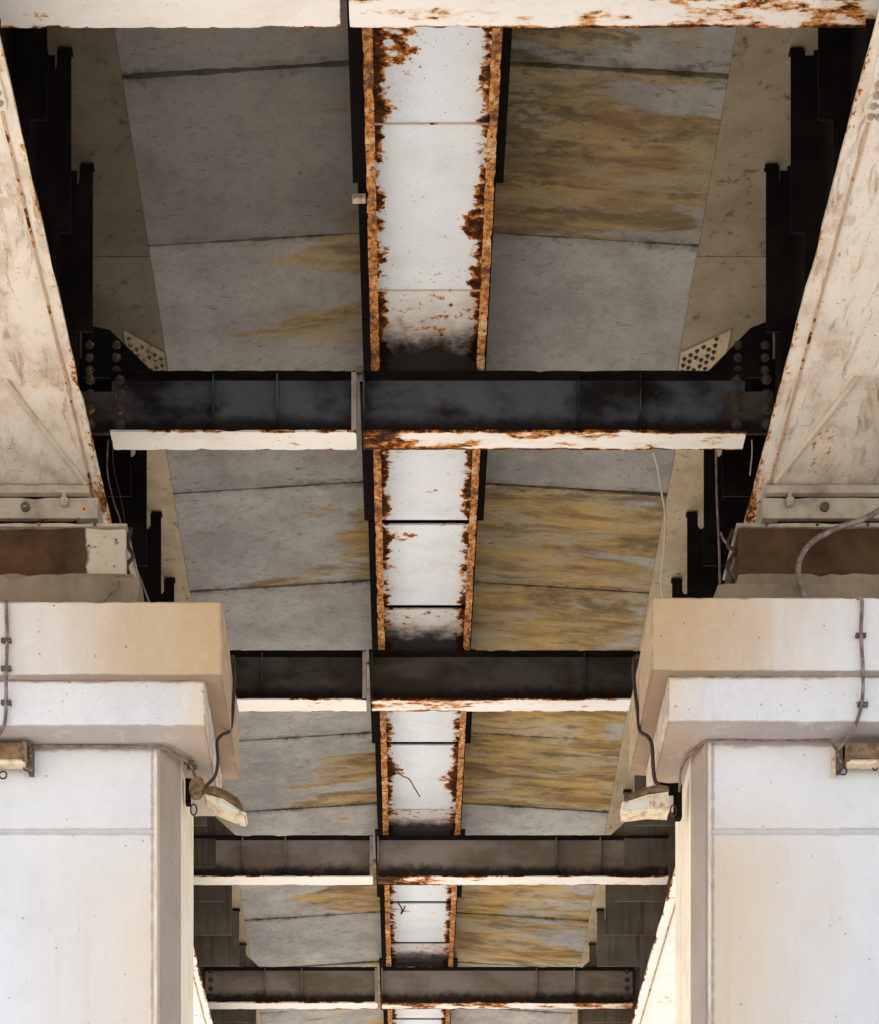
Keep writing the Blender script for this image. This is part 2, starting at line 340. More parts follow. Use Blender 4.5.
def catmull(P, n=8):
    P = [Vector(p) for p in P]; Q = [P[0]*2-P[1]]+P+[P[-1]*2-P[-2]]; out = []
    for i in range(1, len(Q)-2):
        for k in range(n):
            t = k/n; a, b, c, d = Q[i-1:i+3]
            out.append(.5*((2*b)+(c-a)*t+(2*a-5*b+4*c-d)*t*t+(3*b-a-3*c+d)*t**3))
    return out+[P[-1]]
def tube(P, r, seg=8, smooth=8, bm=None):
    bm = bm or bmesh.new(); P = catmull(P, smooth) if smooth else [Vector(p) for p in P]
    prev = None; up = Vector((.3, .2, .93)).normalized()
    for i, p in enumerate(P):
        t = (P[min(i+1, len(P)-1)]-P[max(i-1, 0)]).normalized()
        u = t.cross(up)
        if u.length < .05: u = t.cross(Vector((1, 0, 0)))
        u.normalize(); w = t.cross(u)
        ring = [bm.verts.new(p+(u*math.cos(2*math.pi*k/seg)+w*math.sin(2*math.pi*k/seg))*r) for k in range(seg)]
        if prev:
            for k in range(seg): bm.faces.new((prev[k], prev[(k+1) % seg], ring[(k+1) % seg], ring[k]))
        else: bm.faces.new(ring)
        prev = ring
    bm.faces.new(prev[::-1]); return bm
def cyl(bm, c, axis, r, h, seg=12, r2=None):
    M = Vector((0, 0, 1)).rotation_difference(Vector(axis)).to_matrix().to_4x4()
    bmesh.ops.create_cone(bm, cap_ends=True, segments=seg, radius1=r, radius2=r if r2 is None else r2, depth=h,
                          matrix=Matrix.Translation(Vector(c))@M)
bolt_me = {}
def bolt(parent, loc, axis, r=.02, m='bolt'):
    k = (axis, r, m)
    if k not in bolt_me:
        bm = bmesh.new(); a = {'z': (0, 0, -1), 'y': (0, -1, 0), 'x': (1, 0, 0), 'X': (-1, 0, 0)}[axis]; a = Vector(a)
        cyl(bm, a*.003, a, r*1.5, .006, 14); cyl(bm, a*(.006+r*.4), a, r, r*.8, 6); cyl(bm, a*(.006+r*1.0), a, r*.5, r*.5, 8)
        me = bpy.data.meshes.new('bolt'); bm.to_mesh(me); bm.free(); me.materials.append(mt[m]); bolt_me[k] = me
    o = bpy.data.objects.new('bolt', bolt_me[k]); C.objects.link(o); o.parent = parent
    o.location = Vector(loc)-org(parent); return o

# ------------------------------------------------------------------ layout
H = 14.2                                   # underside of the cross beams above the camera
def T(y): return 16.0-.04*(y-22.8)         # underside of the girders' top flanges
def lerp(a, b, t): return a+(b-a)*t
def tx(y): return max(0, min(1, (y-21)/18))
def stx(side, y): return lerp(-3.08, -2.87, tx(y)) if side < 0 else lerp(3.50, 3.21, tx(y))
def flx(side, y):
    if side < 0: return -2.66 if y < 24.6 else -2.83
    return 2.98 if y < 24.6 else 3.13
Y0, YE, YP = 6.0, 58.0, 22.66
BE = [17.23, 22.67, 28.14, 33.48, 38.71, 44.0]       # near edges of the cross beams

# ground
bm = bmesh.new(); s = 3000
for i in range(1): 
    vs = [bm.verts.new(p) for p in ((-s, -s, -1.6), (s, -s, -1.6), (s, s, -1.6), (-s, s, -1.6))]; bm.faces.new(vs)
go = link('ground', bm, 'ground'); go['kind'] = 'structure'

# ---- concrete deck with cross-fallen slabs
J = [6.2, 8.3, 10.3, 12.4, 14.4, 16.5, 18.5, 20.5, 22.6, 24.7, 26.6, 28.6, 30.5, 32.3, 34.4, 36.3, 38.2, 40.2, 42.2, 44.2, 46.2, 48.2, 50.2, 52.2, 54.2, 56.2, 58.2]
RS = {18.5: (.44, .6), 20.5: (.80, .62), 22.6: (.04, 0), 24.7: (.10, .1), 26.6: (.90, .2), 28.6: (.98, .25), 30.5: (.95, .1), 32.3: (1.15, .15), 34.4: (.2, 0), 36.3: (.85, .12), 38.2: (.75, .05)}
LS = {18.5: (.06, .1), 20.5: (.24, .1), 22.6: (.44, .1), 24.7: (.02, .3), 26.6: (.46, .1), 28.6: (.12, .05), 30.5: (.1, 0), 32.3: (.44, .1), 34.4: (.1, .1), 36.3: (.48, .1), 38.2: (.1, 0)}
deck = root('concrete_deck', 'grey concrete bridge deck overhead, its slabs streaked with ochre and black stains', 'bridge deck', (.2, Y0, 16.3))
for i in range(len(J)-1):
    a, b = J[i]+.012, J[i+1]-.012
    for side in (-1, 1):
        inn = -.36 if side < 0 else .77
        outer = flx(side, (a+b)/2)
        o2 = outer+side*.5
        def z(x, y): return T(y)+.03+.075*max(0, (outer-x)*side)
        jag = random.uniform(-.012, .012)
        bm = hexa([(inn, a, z(inn, a)+jag), (o2, a, z(o2, a)+jag), (o2, b, z(o2, b)+jag), (inn, b, z(inn, b)+jag),
                   (inn, a, z(inn, a)+.25), (o2, a, z(o2, a)+.25), (o2, b, z(o2, b)+.25), (inn, b, z(inn, b)+.25)])
        cuts(bm, 0, min(inn, o2), max(inn, o2), .09)
        for v in bm.verts:
            for yy, sg in ((a, 1), (b, -1)):
                if abs(v.co.y-yy) < 1e-4:
                    v.co.y += sg*(abs(noise.noise(v.co*5))*.03+max(0, noise.noise(v.co*1.7))*.02)
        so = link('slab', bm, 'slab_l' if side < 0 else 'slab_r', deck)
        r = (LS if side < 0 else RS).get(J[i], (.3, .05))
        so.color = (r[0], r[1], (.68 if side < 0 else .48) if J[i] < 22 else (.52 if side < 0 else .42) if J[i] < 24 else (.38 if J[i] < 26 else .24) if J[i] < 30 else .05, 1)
bm = hexa([(-7.5, Y0, 16.9), (8.0, Y0, 16.9), (8.0, YE, 15.35), (-7.5, YE, 15.35), (-7.5, Y0, 17.3), (8.0, Y0, 17.3), (8.0, YE, 15.75), (-7.5, YE, 15.75)])
bmesh.ops.translate(bm, verts=bm.verts, vec=(0, 0, .22))
link('roadway_slab', bm, 'black', deck)

# ---- box girders
def girder(side, y0, y1, far, label):
    near = not far
    fx = {(-1, 0): -3.045, (1, 0): 3.455, (-1, 1): -3.285, (1, 1): 3.75}[(side, far)]      # inner edge of the bottom flange
    wx = {(-1, 0): -3.38, (1, 0): 3.78, (-1, 1): -3.72, (1, 1): 4.12}[(side, far)]          # inner web
    ox = side*6.3; Z = 13.2
    r = root('box_girder', label, 'girder', (side*4.6, y0, Z), 'steel box girders carrying the deck')
    bm = rough(min(fx, ox), max(fx, ox), y0, y1, Z, Z+.045, (0, .25, 0), .003, .004)
    link('bottom_flange', bm, 'girder_soffit_far' if far else 'girder_soffit', r)
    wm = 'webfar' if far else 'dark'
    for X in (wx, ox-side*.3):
        for (p, q, m_) in (((y0, y1, 'dark'),) if near else ((y0, 30.9, 'dark'), (30.9, y1, 'webfar'))):  # nearer web plates take the colour with shade painted in
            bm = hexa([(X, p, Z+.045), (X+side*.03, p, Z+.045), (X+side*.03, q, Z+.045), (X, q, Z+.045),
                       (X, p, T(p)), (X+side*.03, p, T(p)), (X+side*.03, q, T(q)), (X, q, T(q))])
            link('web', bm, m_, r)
    # top flange
    for (p, q) in ([(y0, y1)] if near else [(y0, 24.6), (24.6, y1)]):
        e0 = flx(side, p+.1)
        bm = hexa([(e0, p, T(p)), (ox, p, T(p)), (ox, q, T(q)), (e0, q, T(q)),
                   (e0, p, T(p)+.025), (ox, p, T(p)+.025), (ox, q, T(q)+.025), (e0, q, T(q)+.025)])
        link('top_flange', bm, ('tan_dark' if side < 0 else 'tan_mid') if near or p < 23 else 'tan', r)
    # web stiffeners
    k = -40
    while True:
        y = 22.8+1.345*k; k += 1
        if y < y0+.15: continue
        if y > y1-.1: break
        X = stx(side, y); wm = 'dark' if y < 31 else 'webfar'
        if abs(y-22.8) < .3: continue
        t = T(y)
        link('web_rib', B(min(wx, wx-side*.15), max(wx, wx-side*.15), y+.021, y+.035, Z+.05, t-.05), wm, r)
        pts = [(wx, 14.42), (X, 14.42), (X, t-.02), (X+side*.13, t-.02), (X+side*.13, t-.17), (X+side*.145, t-.20), (X+side*.17, t-.215), (X+side*.195, t-.20), (X+side*.21, t-.17), (X+side*.21, t-.02), (wx, t-.02)]
        so = link('stiffener', prism(pts, y, y+.02), wm, r)
        bm = B(*sorted((X-side*.014, X+side*.11)), y-.03, y+.05, t-.045, t-.021)
        link('cap_plate', bm, 'black' if near else 'dark', so)
    # seams along the soffit
    off = .11 if side < 0 else .145
    xs = fx-.11 if side < 0 else fx+.145
    link('weld_seam', rough(xs-.012, xs+.012, y0+.1, y1-.12, Z-.012, Z, (0, .12, 0), .003, 0), 'seam', r)
    if near:
        V = [(-3.211, 21.87), (-3.72, 20.30), (-3.85, 20.30), (-4.36, 21.87)] if side < 0 else [(3.652, 21.83), (4.142, 20.25), (4.262, 20.25), (4.75, 21.83)]
        for a, b in ((V[0], V[1]), (V[2], V[3])):
            bm = tube([(a[0], a[1], Z-.012), (b[0], b[1], Z-.018)], .03, 8, 0)
            link('rib', bm, 'weld', r)
        # bolted splice plate on the soffit
        px = (-4.1, -3.14) if side < 0 else (3.58, 4.5)
        ysp = (16.55, 17.25) if side > 0 else (16.55, 17.2)
        if side > 0:
            sp = link('splice_plate', rough(3.53, 4.5, 16.2, 17.2, Z-.02, Z-.002, (.1, .1, 0), .002, .01), 'girder_soffit', r)
            bx = [3.60+.06*i for i in range(0, 8)]; by = [16.28+.105*i for i in range(9)]
        else:
            sp = link('splice_plate', rough(-4.1, -3.10, 16.3, 17.08, Z-.02, Z-.002, (.1, .1, 0), .002, .01), 'girder_soffit', r)
            bx = [-3.15-.055*i for i in range(0, 8)]; by = [16.38+.1*i for i in range(7)]
        for X in bx:
            for y in by: bolt(sp, (X, y, Z-.02), 'z', .02, 'bolt_light')
        # end stiffening under the last metre
    # bolted flange splice over the pier, seen beside the cross beam
    if far:
        ylo, yhi = 23.7, 24.58
        e = flx(side, 24.0)
        sp = link('flange_splice', hexa([(stx(side, 22), ylo, T(ylo)-.022), (e+side*.01, ylo+.35, T(ylo+.35)-.022), (e+side*.01, yhi, T(yhi)-.022), (stx(side, 22), yhi, T(yhi)-.022),
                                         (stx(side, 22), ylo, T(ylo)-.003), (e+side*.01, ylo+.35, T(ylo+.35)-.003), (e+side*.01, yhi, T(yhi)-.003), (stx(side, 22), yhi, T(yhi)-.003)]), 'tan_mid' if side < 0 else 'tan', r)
        for i in range(7):
            for j in range(6):
                X = e+side*(.05+i*.062); y = ylo+.44-(i*.062)+j*.10
                if y > yhi-.03 or i > 5: continue
                if (i+j) % 5 == 4: continue
                bolt(sp, (X, y, T(y)-.022), 'z', .017)
    return r
gnl = girder(-1, Y0, 22.66, 0, 'cream left box girder, its scratched rust-edged underside ending above the left pier')
gnr = girder(1, Y0, 22.66, 0, 'cream right box girder with V-shaped welded ribs, ending above the right pier')
gfl = girder(-1, 22.67, YE, 1, 'pale left girder of the far span, a white wedge low beside the left pier')
gfr = girder(1, 22.67, YE, 1, 'pale right girder of the far span, long white rust-edged soffit behind the right pier')

# ---- cross beams, each in two lengths either side of a narrow gap
ends = [(-3.5, 3.9), (-3.07, 3.49), (-3.55, 3.97), (-3.58, 3.97), (-3.58, 3.965), (-3.58, 3.97)]
stf = [([-2.0, -1.35], [1.76, 2.40]), ([-2.01, -1.35], [1.76, 2.40]), ([-2.52, -1.87], [2.26, 2.93])] + [([-2.52, -1.87], [2.26, 2.93])]*3
ordw = ['nearest, at the top edge of the picture', 'second from the top, over the bearings', 'third from the top, between the pier caps',
        'fourth from the top, between the pier shafts', 'fifth and lowest in view', 'sixth, hidden beyond the lowest']
flr = ['beam_flange_rusty']*6
ZT = 14.84
for i, y in enumerate(BE):
    if i == 5: continue
    for side in (-1, 1):
        x0, x1 = (ends[i][0], -.535) if side < 0 else (-.465, ends[i][1])
        r = root('cross_beam', ('short left length of cross beam, mostly plain white flange, ' if side < 0 else 'long right length of cross beam, rust-chipped white flange, ')+ordw[i],
                 'beam', ((x0+x1)/2, y+.15, H), 'cross beams between the girders')
        link('bottom_flange', rough(x0, x1, y, y+.3, H-.0, H+.022, (.05, .1, 0), .0015, .003, i), 'beam_flange' if side < 0 else 'beam_flange_rusty', r)
        wmt = ('web0', 'web0', 'web2', 'web3', 'web3')[i]
        link('web', B(x0, x1, y+.14, y+.16, H+.022, ZT-.02), wmt, r)
        link('top_flange', rough(x0, x1, y+.01, y+.29, ZT-.02, ZT, (.06, 0, 0), .002, .004, i+5), 'dark', r)
        for X in stf[i][0 if side < 0 else 1]:
            link('stiffener', B(X-.007, X+.007, y+.02, y+.139, H+.024, ZT-.022), wmt, r)
        X = x1-.008 if side < 0 else x0+.008
        link('end_plate', B(X-.04 if side < 0 else X-.01, X+.01, y-.0, y+.29, H+.024, ZT-.022), 'bearing' if side < 0 else wmt, r)
        # connection plate, knee bracket and bolts at the girder end
        wx = (-3.38 if i < 2 else -3.72) if side < 0 else (3.78 if i < 2 else 4.12)
        xe = x0 if side < 0 else x1
        if i == 1:
            a, b = sorted((wx, xe+(-side)*.22))
            cp = link('connection_plate', B(a, b, y+.10, y+.137, H+.05, ZT-.16), 'web2', r)
            cx = [xe+side*.22, xe-side*.09]
        else:
            a, b = sorted((xe, xe-side*.35))
            cp = link('connection_plate', B(a, b, y+.12, y+.138, H+.04, ZT-.05), wmt, r)
            cx = [xe-side*.10] if i != 1 else []
        for X in cx:
            for j in range(4): bolt(cp, (X, y+.10 if i == 1 else y+.12, H+.14+j*.155), 'y', .035 if i == 1 else .03)
        if side < 0: pts = [(wx, ZT+.01), (-2.62, ZT+.01), (-2.63, ZT+.05), (-3.09, 15.34 if i < 2 else 15.3), (wx, 15.40 if i < 2 else 15.34)]
        else: pts = [(wx, ZT+.01), (3.08, ZT+.01), (3.09, ZT+.05), (3.55, 15.36 if i < 2 else 15.3), (wx, 15.45 if i < 2 else 15.35)]
        kb = link('knee_bracket', prism(pts, y+.13, y+.155), 'dark' if i < 3 else 'webfar', r)
        for X in ((wx-side*.08), (wx-side*.36)):
            for j in range(3): bolt(kb, (X, y+.13, ZT+.08+j*.13), 'y', .03)

# ---- centre stringer
SX0, SX1 = -.38, .79
st = root('centre_stringer', 'rust-edged white box stringer running down the middle beneath the deck', 'stringer', (.2, Y0, 15))
segs = [(-1e9, 17.45)]
cutsY = [(10.5, 0), (12.4, 0), (14.4, 0), (16.2, 0), (17.8, 0), (19.70, 0), (21.86, 0), (23.3, 0), (25.80, 1), (27.62, 1), (28.8, 0), (31.15, 1), (33.2, 0),
         (34.15, 0), (36.60, 1), (38.32, 1), (39.4, 0), (42.0, 1), (43.8, 1), (47, 1), (50, 1), (54, 1), (57.9, 0)]
y = Y0+.3
for k, (yc, slot) in enumerate(cutsY):
    gap = .05 if slot else .004
    a, b = y, yc-gap
    endp = any(abs(yc-q) < .35 for q in (17.8, 23.3, 28.8, 34.15, 39.4))
    # each pan sags slightly and turns up at its far lip
    n = 14; rows = []; bm = bmesh.new()
    for i in range(n+1):
        t = i/n; yy = a+(b-a)*t
        zz = 15.10 + .03*math.sin(math.pi*min(1, t*.5/.86 if t < .86 else .5+(t-.86)/.28))**2
        rows.append((yy, zz))
    lo = [[bm.verts.new((xx, yy, zz)) for xx in (SX0+.06, SX1-.06)] for yy, zz in rows]
    hi = [[bm.verts.new((xx, yy, zz+.02)) for xx in (SX0+.06, SX1-.06)] for yy, zz in rows]
    for i in range(n):
        bm.faces.new((lo[i][0], lo[i][1], lo[i+1][1], lo[i+1][0])); bm.faces.new((hi[i][0], hi[i+1][0], hi[i+1][1], hi[i][1]))
        bm.faces.new((lo[i][0], lo[i+1][0], hi[i+1][0], hi[i][0])); bm.faces.new((lo[i][1], hi[i][1], hi[i+1][1], lo[i+1][1]))
    bm.faces.new((lo[0][0], hi[0][0], hi[0][1], lo[0][1])); bm.faces.new((lo[n][0], lo[n][1], hi[n][1], hi[n][0]))
    link('soffit_panel', bm, 'soffit_end' if endp and b-a < 1.6 else 'soffit_panel', st)
    if not slot and not endp:
        link('seam', rough(SX0+.07, SX1-.07, b-.008, b+.008, 15.09, 15.10, (.06, 0, 0), .003, 0), 'weld', st)
    y = yc+gap
for X0, X1 in ((SX0, SX0+.085), (SX1-.085, SX1)):
    link('side_flange', rough(X0, X1, Y0, YE, 14.845, 14.865, (0, .07, 0), .004, .006, X0), 'rust_strip', st)
for X in (SX0+.012, SX1-.03):
    link('side_web', B(X, X+.018, Y0, YE, 14.865, 15.38), 'rust_strip', st)
link('slot_dark_sheet', B(SX0+.03, SX1-.03, Y0, YE, 15.24, 15.26), 'black', st)  # black sheet above the slots, standing in for darkness inside the stringer
for k in range(len(BE)):
    a = BE[k]; b = BE[k+1] if k+1 < len(BE) else YE
    m = a+3.55
    for (p, q, xl, xr) in ((a, a+1.02, -.475, .83), (a+1.02, m, -.52, .90), (m, b, -.475, .83)):
        for (u, v) in ((xl, SX0+.012), (SX1-.012, xr)):
            link('cover_plate', B(u, v, p+.01, q-.01, 15.36, 15.39), 'black', st)
for (u, v) in ((-.52, SX0+.012), (SX1-.012, .9)): link('cover_plate', B(u, v, Y0, BE[0]-.01, 15.36, 15.39), 'black', st)
link('bracket', B(-.53, -.40, 20.86, 20.93, 15.28, 15.33, bev=.005), 'girder_soffit', st)

# ---- piers
def shaft_profile(side, inner, chx, yf, yc, yb, outer, z0, z1):
    pts = [(outer, yf), (inner, yf), (chx, yc), (chx, yb), (outer, yb)]
    bm = bmesh.new()
    a = [bm.verts.new((x, y, z0)) for x, y in pts]; b = [bm.verts.new((x, y, z1)) for x, y in pts]
    bm.faces.new(a); bm.faces.new(b[::-1])
    for i in range(len(pts)):
        j = (i+1) % len(pts); bm.faces.new((a[j], a[i], b[i], b[j]))
    return bm
def pier(side):
    sL = side < 0; sx = 'L' if sL else 'R'
    r = root('bridge_pier', 'stepped '+('left' if sL else 'right')+' concrete pier, tan-stained cap over a bluish white shaft', 'pier', (side*4.2, 22.3, -1.6), 'bridge piers')
    out = side*6.6
    c1 = -1.775 if sL else 2.32; c2 = -1.946 if sL else 2.49
    s1 = -2.405 if sL else 2.883; s2 = -2.236 if sL else 2.79
    top = 11.53 if sL else 11.57; bt = 10.83 if sL else 10.87
    z2 = 10.39 if sL else 10.43
    a, b = sorted((out, c1))
    link('cap', rough(a, b, 21.0, 23.12, bt, top, (.05, .3, .3), .0015, .004, side), 'cap'+sx, r)
    a, b = sorted((out, c2))
    link('corbel', rough(a, b, 21.09, 23.0, z2, bt-.001, (.06, .3, .3), .0015, .003, side+4), 'cap2'+sx, r)
    # lip under the cap
    a, b = sorted((out, c1-side*-.03))
    link('cap_lip', rough(a, b, 21.015, 21.06, bt-.03, bt, (.08, 0, 0), .003, .01, side+9), 'groove', r) if False else None
    zj = 9.56
    for (za, zb) in ((-1.6, zj-.03), (zj+.03, z2-.001)):
        # narrow corner arris, chamfer and flank
        bm = shaft_profile(side, s1+side*.06, s2+side*.0+side*.02, 21.50, 21.80, 23.05, out, za, zb)
        link('shaft', bm, 'shaft'+sx, r)
    bm = shaft_profile(side, s1+side*.075, s2+side*.035, 21.512, 21.815, 23.04, out+(-side)*.01, zj-.032, zj+.032)
    link('shaft_joint', bm, 'groove', r)
    a, b = sorted((s2+side*.02, s2+side*.016-side*.004))
    link('flank_bounce', B(a-.001, b+.001, 21.81, 23.046, -1.6, z2-.002), 'trim', r)  # thin cream sheet, warm bounce light put into the flank colour
    # bright corner bead and darker brown chamfer strip
    a, b = sorted((s1+side*.075, s1+side*.02))
    link('corner_bead', rough(a, b, 21.475, 21.52, -1.6, z2-.002, (0, 0, .12), .002, .005, side), 'trim', r)
    bx0 = s1+side*.02; bx1 = s2+side*.02
    bm = bmesh.new()
    q = [(bx0, 21.44), (bx1, 21.80)]
    nx, ny = (q[1][1]-q[0][1]), -(q[1][0]-q[0][0]); L_ = math.hypot(nx, ny); nx, ny = nx/L_*.006*(-side if not sL else 1), ny/L_*.006
    P = [(q[0][0]-side*.006, q[0][1]-.006), (q[1][0]-side*.006, q[1][1]-.006), (q[1][0]+side*.02, q[1][1]+.01), (q[0][0]+side*.02, q[0][1]+.02)]
    a_ = [bm.verts.new((x, y, -1.6)) for x, y in P]; b_ = [bm.verts.new((x, y, z2-.003)) for x, y in P]
    bm.faces.new(a_); bm.faces.new(b_[::-1])
    for i in range(4):
        j = (i+1) % 4; bm.faces.new((a_[j], a_[i], b_[i], b_[j]))
    link('chamfer', bm, 'edge', r)
    # small ledge drip on the corbel
    return r
pl = pier(-1); pr = pier(1)

# ---- bearings on the piers
def bearing(side):
    sL = side < 0
    out = side*5.6
    f = lambda l, r_: l if sL else r_
    ped = root('bearing_pedestal', f('weathered brown concrete pedestal lying on the left pier cap', 'weathered two-layer concrete pedestal lying on the right pier cap'), 'pedestal', (side*4.2, 22.2, 11.6), 'bearing pedestals')
    x1 = f(-2.62, 3.02); a, b = sorted((out, x1))
    link('lower_course', rough(a, b, 21.5, 22.9, 11.56, f(12.06, 11.985), (.1, .2, .1), .003, .014, side), 'ped', ped)
    x1 = f(-2.70, 3.24); a, b = sorted((out, x1))
    link('upper_course', rough(a, b, 21.62, 22.85, f(12.061, 11.986), 12.15, (.1, .2, 0), .003, .01, side+2), 'ped', ped)
    br = root('bridge_bearing', f('brown boxed steel bearing with a white painted end, under the left girder', 'brown boxed steel bearing under the right girder, all dark fronted'), 'bearing', (side*4.2, 22.2, 12.2), 'girder bearings')
    x1 = f(-2.795, 3.27); a, b = sorted((out, x1))
    link('plinth_box', rough(a, b, 21.8, 22.7, 12.155, 12.70, (.2, .2, .1), .003, .006, side), f('plinth_l', 'plinth_r'), br)
    link('plinth_lid', rough(a-.02, b+.02, 21.77, 22.72, 12.70, 12.735, (.15, 0, 0), .003, .005, side), 'bearing', br)
    x1 = f(-3.09, 3.53); a, b = sorted((out, x1))
    link('lower_plate', rough(a, b, 21.92, 22.5, 12.87, 13.075, (.15, 0, 0), .002, .004, side), 'bearing', br)
    x1 = f(-3.17, 3.545); a, b = sorted((out, x1))
    pads = link('rubber_pad', B(a+.15, b-.15, 21.97, 22.45, 12.736, 12.869), 'black', br)
    up = link('sole_plate', rough(a, b, 21.86, 22.55, 13.09, 13.165, (.15, 0, 0), .002, .004, side+1), 'bearing', br)
    link('packing', B(a+.03, b-.03, 21.93, 22.5, 13.076, 13.089), 'black', br)
    link('liner', B(a+.01, b-.01, 21.9, 22.5, 13.166, 13.198), 'bearing', br)
    bx = f(-3.42, 3.80)
    bm = bmesh.new(); cyl(bm, (bx, 21.885, 13.06), (0, 0, 1), .022, .14, 10); cyl(bm, (bx, 21.885, 13.02), (0, 0, 1), .045, .045, 6); cyl(bm, (bx, 21.885, 12.985), (0, 0, 1), .035, .03, 6)
    link('anchor_bolt', bm, 'bearing', br)
    bm = bmesh.new(); cyl(bm, (f(-3.81, 4.15), 21.905, 12.975), (0, 1, 0), .045, .03, 16); link('locating_pin', bm, 'bolt', br)
    # rows of small studs on the lid
    for k in range(3):
        X = f(-3.1-.55*k, 3.55+.5*k); bolt(up, (X, 21.77, 12.72), 'y', .012)
bearing(-1); bearing(1)

# ---- corner lamps on the piers
def lamp(side):
    sL = side < 0; Y = 22.0
    lab = 'rusty brown lamp head on the '+('left' if sL else 'right')+' pier corner, '+('drooping from an eight-sided box' if sL else 'on a dark arm')
    P = (lambda px, py, d=Y: at(px, py, d))
    r = root('floodlight', lab, 'lamp', P(199 if sL else 676, 792), 'lamps on the pier corners')
    if sL:
        c = P(197.5, 791); bm = bmesh.new(); cyl(bm, (c[0], Y-.06, c[2]), (0, 1, 0), .088, .12, 8); bmesh.ops.scale(bm, verts=bm.verts, vec=(.85, 1, 1.15), space=Matrix.Translation((-c[0], -Y, -c[2])))
        bmesh.ops.rotate(bm, verts=bm.verts, cent=(c[0], Y, c[2]), matrix=Matrix.Rotation(math.radians(22), 3, 'Y'))
        bx = link('junction_box', bm, 'housing', r)
        for dx, dz in ((-.055, .06), (.055, .06), (-.055, -.06), (.055, -.06)): bolt(bx, (c[0]+dx, Y-.12, c[2]+dz), 'y', .007)
        link('back_plate', B(c[0]-.12, c[0]-.07, Y-.02, Y+.06, c[2]-.13, c[2]+.12), 'black', r)
        top = [(205, 787.0), (216, 787.5), (228, 792.5), (238, 798.5), (243, 806.5), (246, 817)]
        bot = [(205, 799.0), (214, 800), (224, 804), (234, 810), (241, 815), (246, 821)]
    else:
        c = P(676, 791); link('arm', tube([P(679, 789), P(668, 789.5), P(657, 788)], .06, 10, 4), 'black', r)
        link('back_plate', B(c[0]-.02, c[0]+.06, Y-.03, Y+.08, c[2]-.28, c[2]+.07, bev=.02), 'black', r)
        top = [(668, 787.0), (658, 786), (646, 788.5), (634, 793.5), (626, 799.5), (622, 806)]
        bot = [(668, 796.0), (658, 797.5), (646, 799.5), (634, 803), (626, 806), (622, 812)]
    # domed housing: cross sections lofted along the head
    bm = bmesh.new(); prev = None; N = 12
    for (t, b) in zip(top, bot):
        tp = Vector(P(*t)); bt = Vector(P(*b)); c0 = (tp+bt)/2; hgt = (tp-bt).length
        ring = []
        for k in range(N):
            an = math.pi*k/(N-1)
            ring.append(bm.verts.new((lerp(bt.x, tp.x, math.sin(an)), Y-.0-.13*math.cos(an)*(.75 if (t in (top[0], top[-1])) else 1), bt.z+(tp.z-bt.z)*math.sin(an))))
        if prev:
            for k in range(N-1): bm.faces.new((prev[k], prev[k+1], ring[k+1], ring[k]))
            bm.faces.new((prev[0], ring[0], ring[-1], prev[-1]))
        else: bm.faces.new(ring[::-1])
        prev = ring
    bm.faces.new(prev)
    link('lamp_housing', bm, 'housing', r)
    # rim and glass below the housing
    if sL: rim = [(206, 799.2), (224, 804), (241, 815), (247, 818), (245, 821.5), (240, 820.5), (218, 811.5), (207, 803.5)]; gl = [(219.5, 807.5), (228, 810), (240, 816.5), (239.5, 819.3), (220, 811.5)]
    else: rim = [(667, 797), (646, 800), (626, 806.5), (621, 807), (622, 816.5), (627, 816.8), (648, 814), (668, 815)]; gl = [(647.5, 806), (627, 808.5), (627.5, 815.3), (648, 812.8)]
    def pris(poly, ya, yb): return prism([(P(*q)[0], P(*q)[2]) for q in poly], ya, yb)
    link('rim', pris(rim, Y-.115, Y+.115), 'rim', r)
    link('glass', pris(gl, Y-.125, Y-.116), 'glass', r)
    bm = bmesh.new(); q = P(194 if sL else 673, 811 if sL else 812)
    pts = [(q[0]+.03*math.cos(a*.5236), Y-.03, q[2]+.055*math.sin(a*.5236)) for a in range(13)]
    link('cable_loop', tube(pts, .008, 6, 2), 'cable_d', r)
lamp(-1); lamp(1)

# ---- strip lights on the shaft fronts
def strip(side):
    sL = side < 0; Y = 21.50
    P = lambda px, py: at(px, py, Y-.1)
    x1 = P(29, 0)[0] if sL else P(843, 0)[0]; zt = P(0, 747)[2]; zb = P(0, 768)[2]
    r = root('strip_light', 'grimy brown strip light at the '+('left' if sL else 'right')+' picture edge, bracketed to the pier front', 'lamp', (x1+side*.6, Y-.1, zb), 'strip lights on the pier fronts')
    out = x1+side*1.25; a, b = sorted((x1, out))
    link('housing', B(a, b, Y-.20, Y-.05, zb+.045, zt, bev=.012), 'housing', r)
    link('end_cap', B(x1-.0 if not sL else x1-.05, x1+.05 if not sL else x1, Y-.215, Y-.035, zb+.02, zt+.008, bev=.012), 'housing', r)
    link('diffuser', B(a+.02, b-.02, Y-.19, Y-.06, zb+.0, zb+.05, bev=.02), 'rim', r)
    pa = P(833, 0)[0]-.0 if not sL else P(28, 0)[0]
    if not sL:
        link('mounting_plate', B(pa, pa+.03, Y-.09, Y-.002, P(0, 774)[2], P(0, 747)[2], bev=.004), 'rim', r)
        link('bracket', B(pa+.03, pa+.085, Y-.16, Y-.02, zb-.03, zt-.02), 'bolt', r)
    else:
        link('bracket', B(pa, pa+.05, Y-.14, Y-.02, zb-.05, zt+.03), 'bolt', r)
    for q in ((843, 771), (875, 768)) if not sL else ((3, 775), (26, 768)):
        c = P(*q); R_ = .036 if q[0] in (843, 3) else .022
        pts = [(c[0]+R_*math.cos(k*.5236), Y-.1, c[2]+R_*math.sin(k*.5236)) for k in range(13)]
        link('hanging_ring', tube(pts, .008, 6, 2), 'cable_d', r)
strip(-1); strip(1)

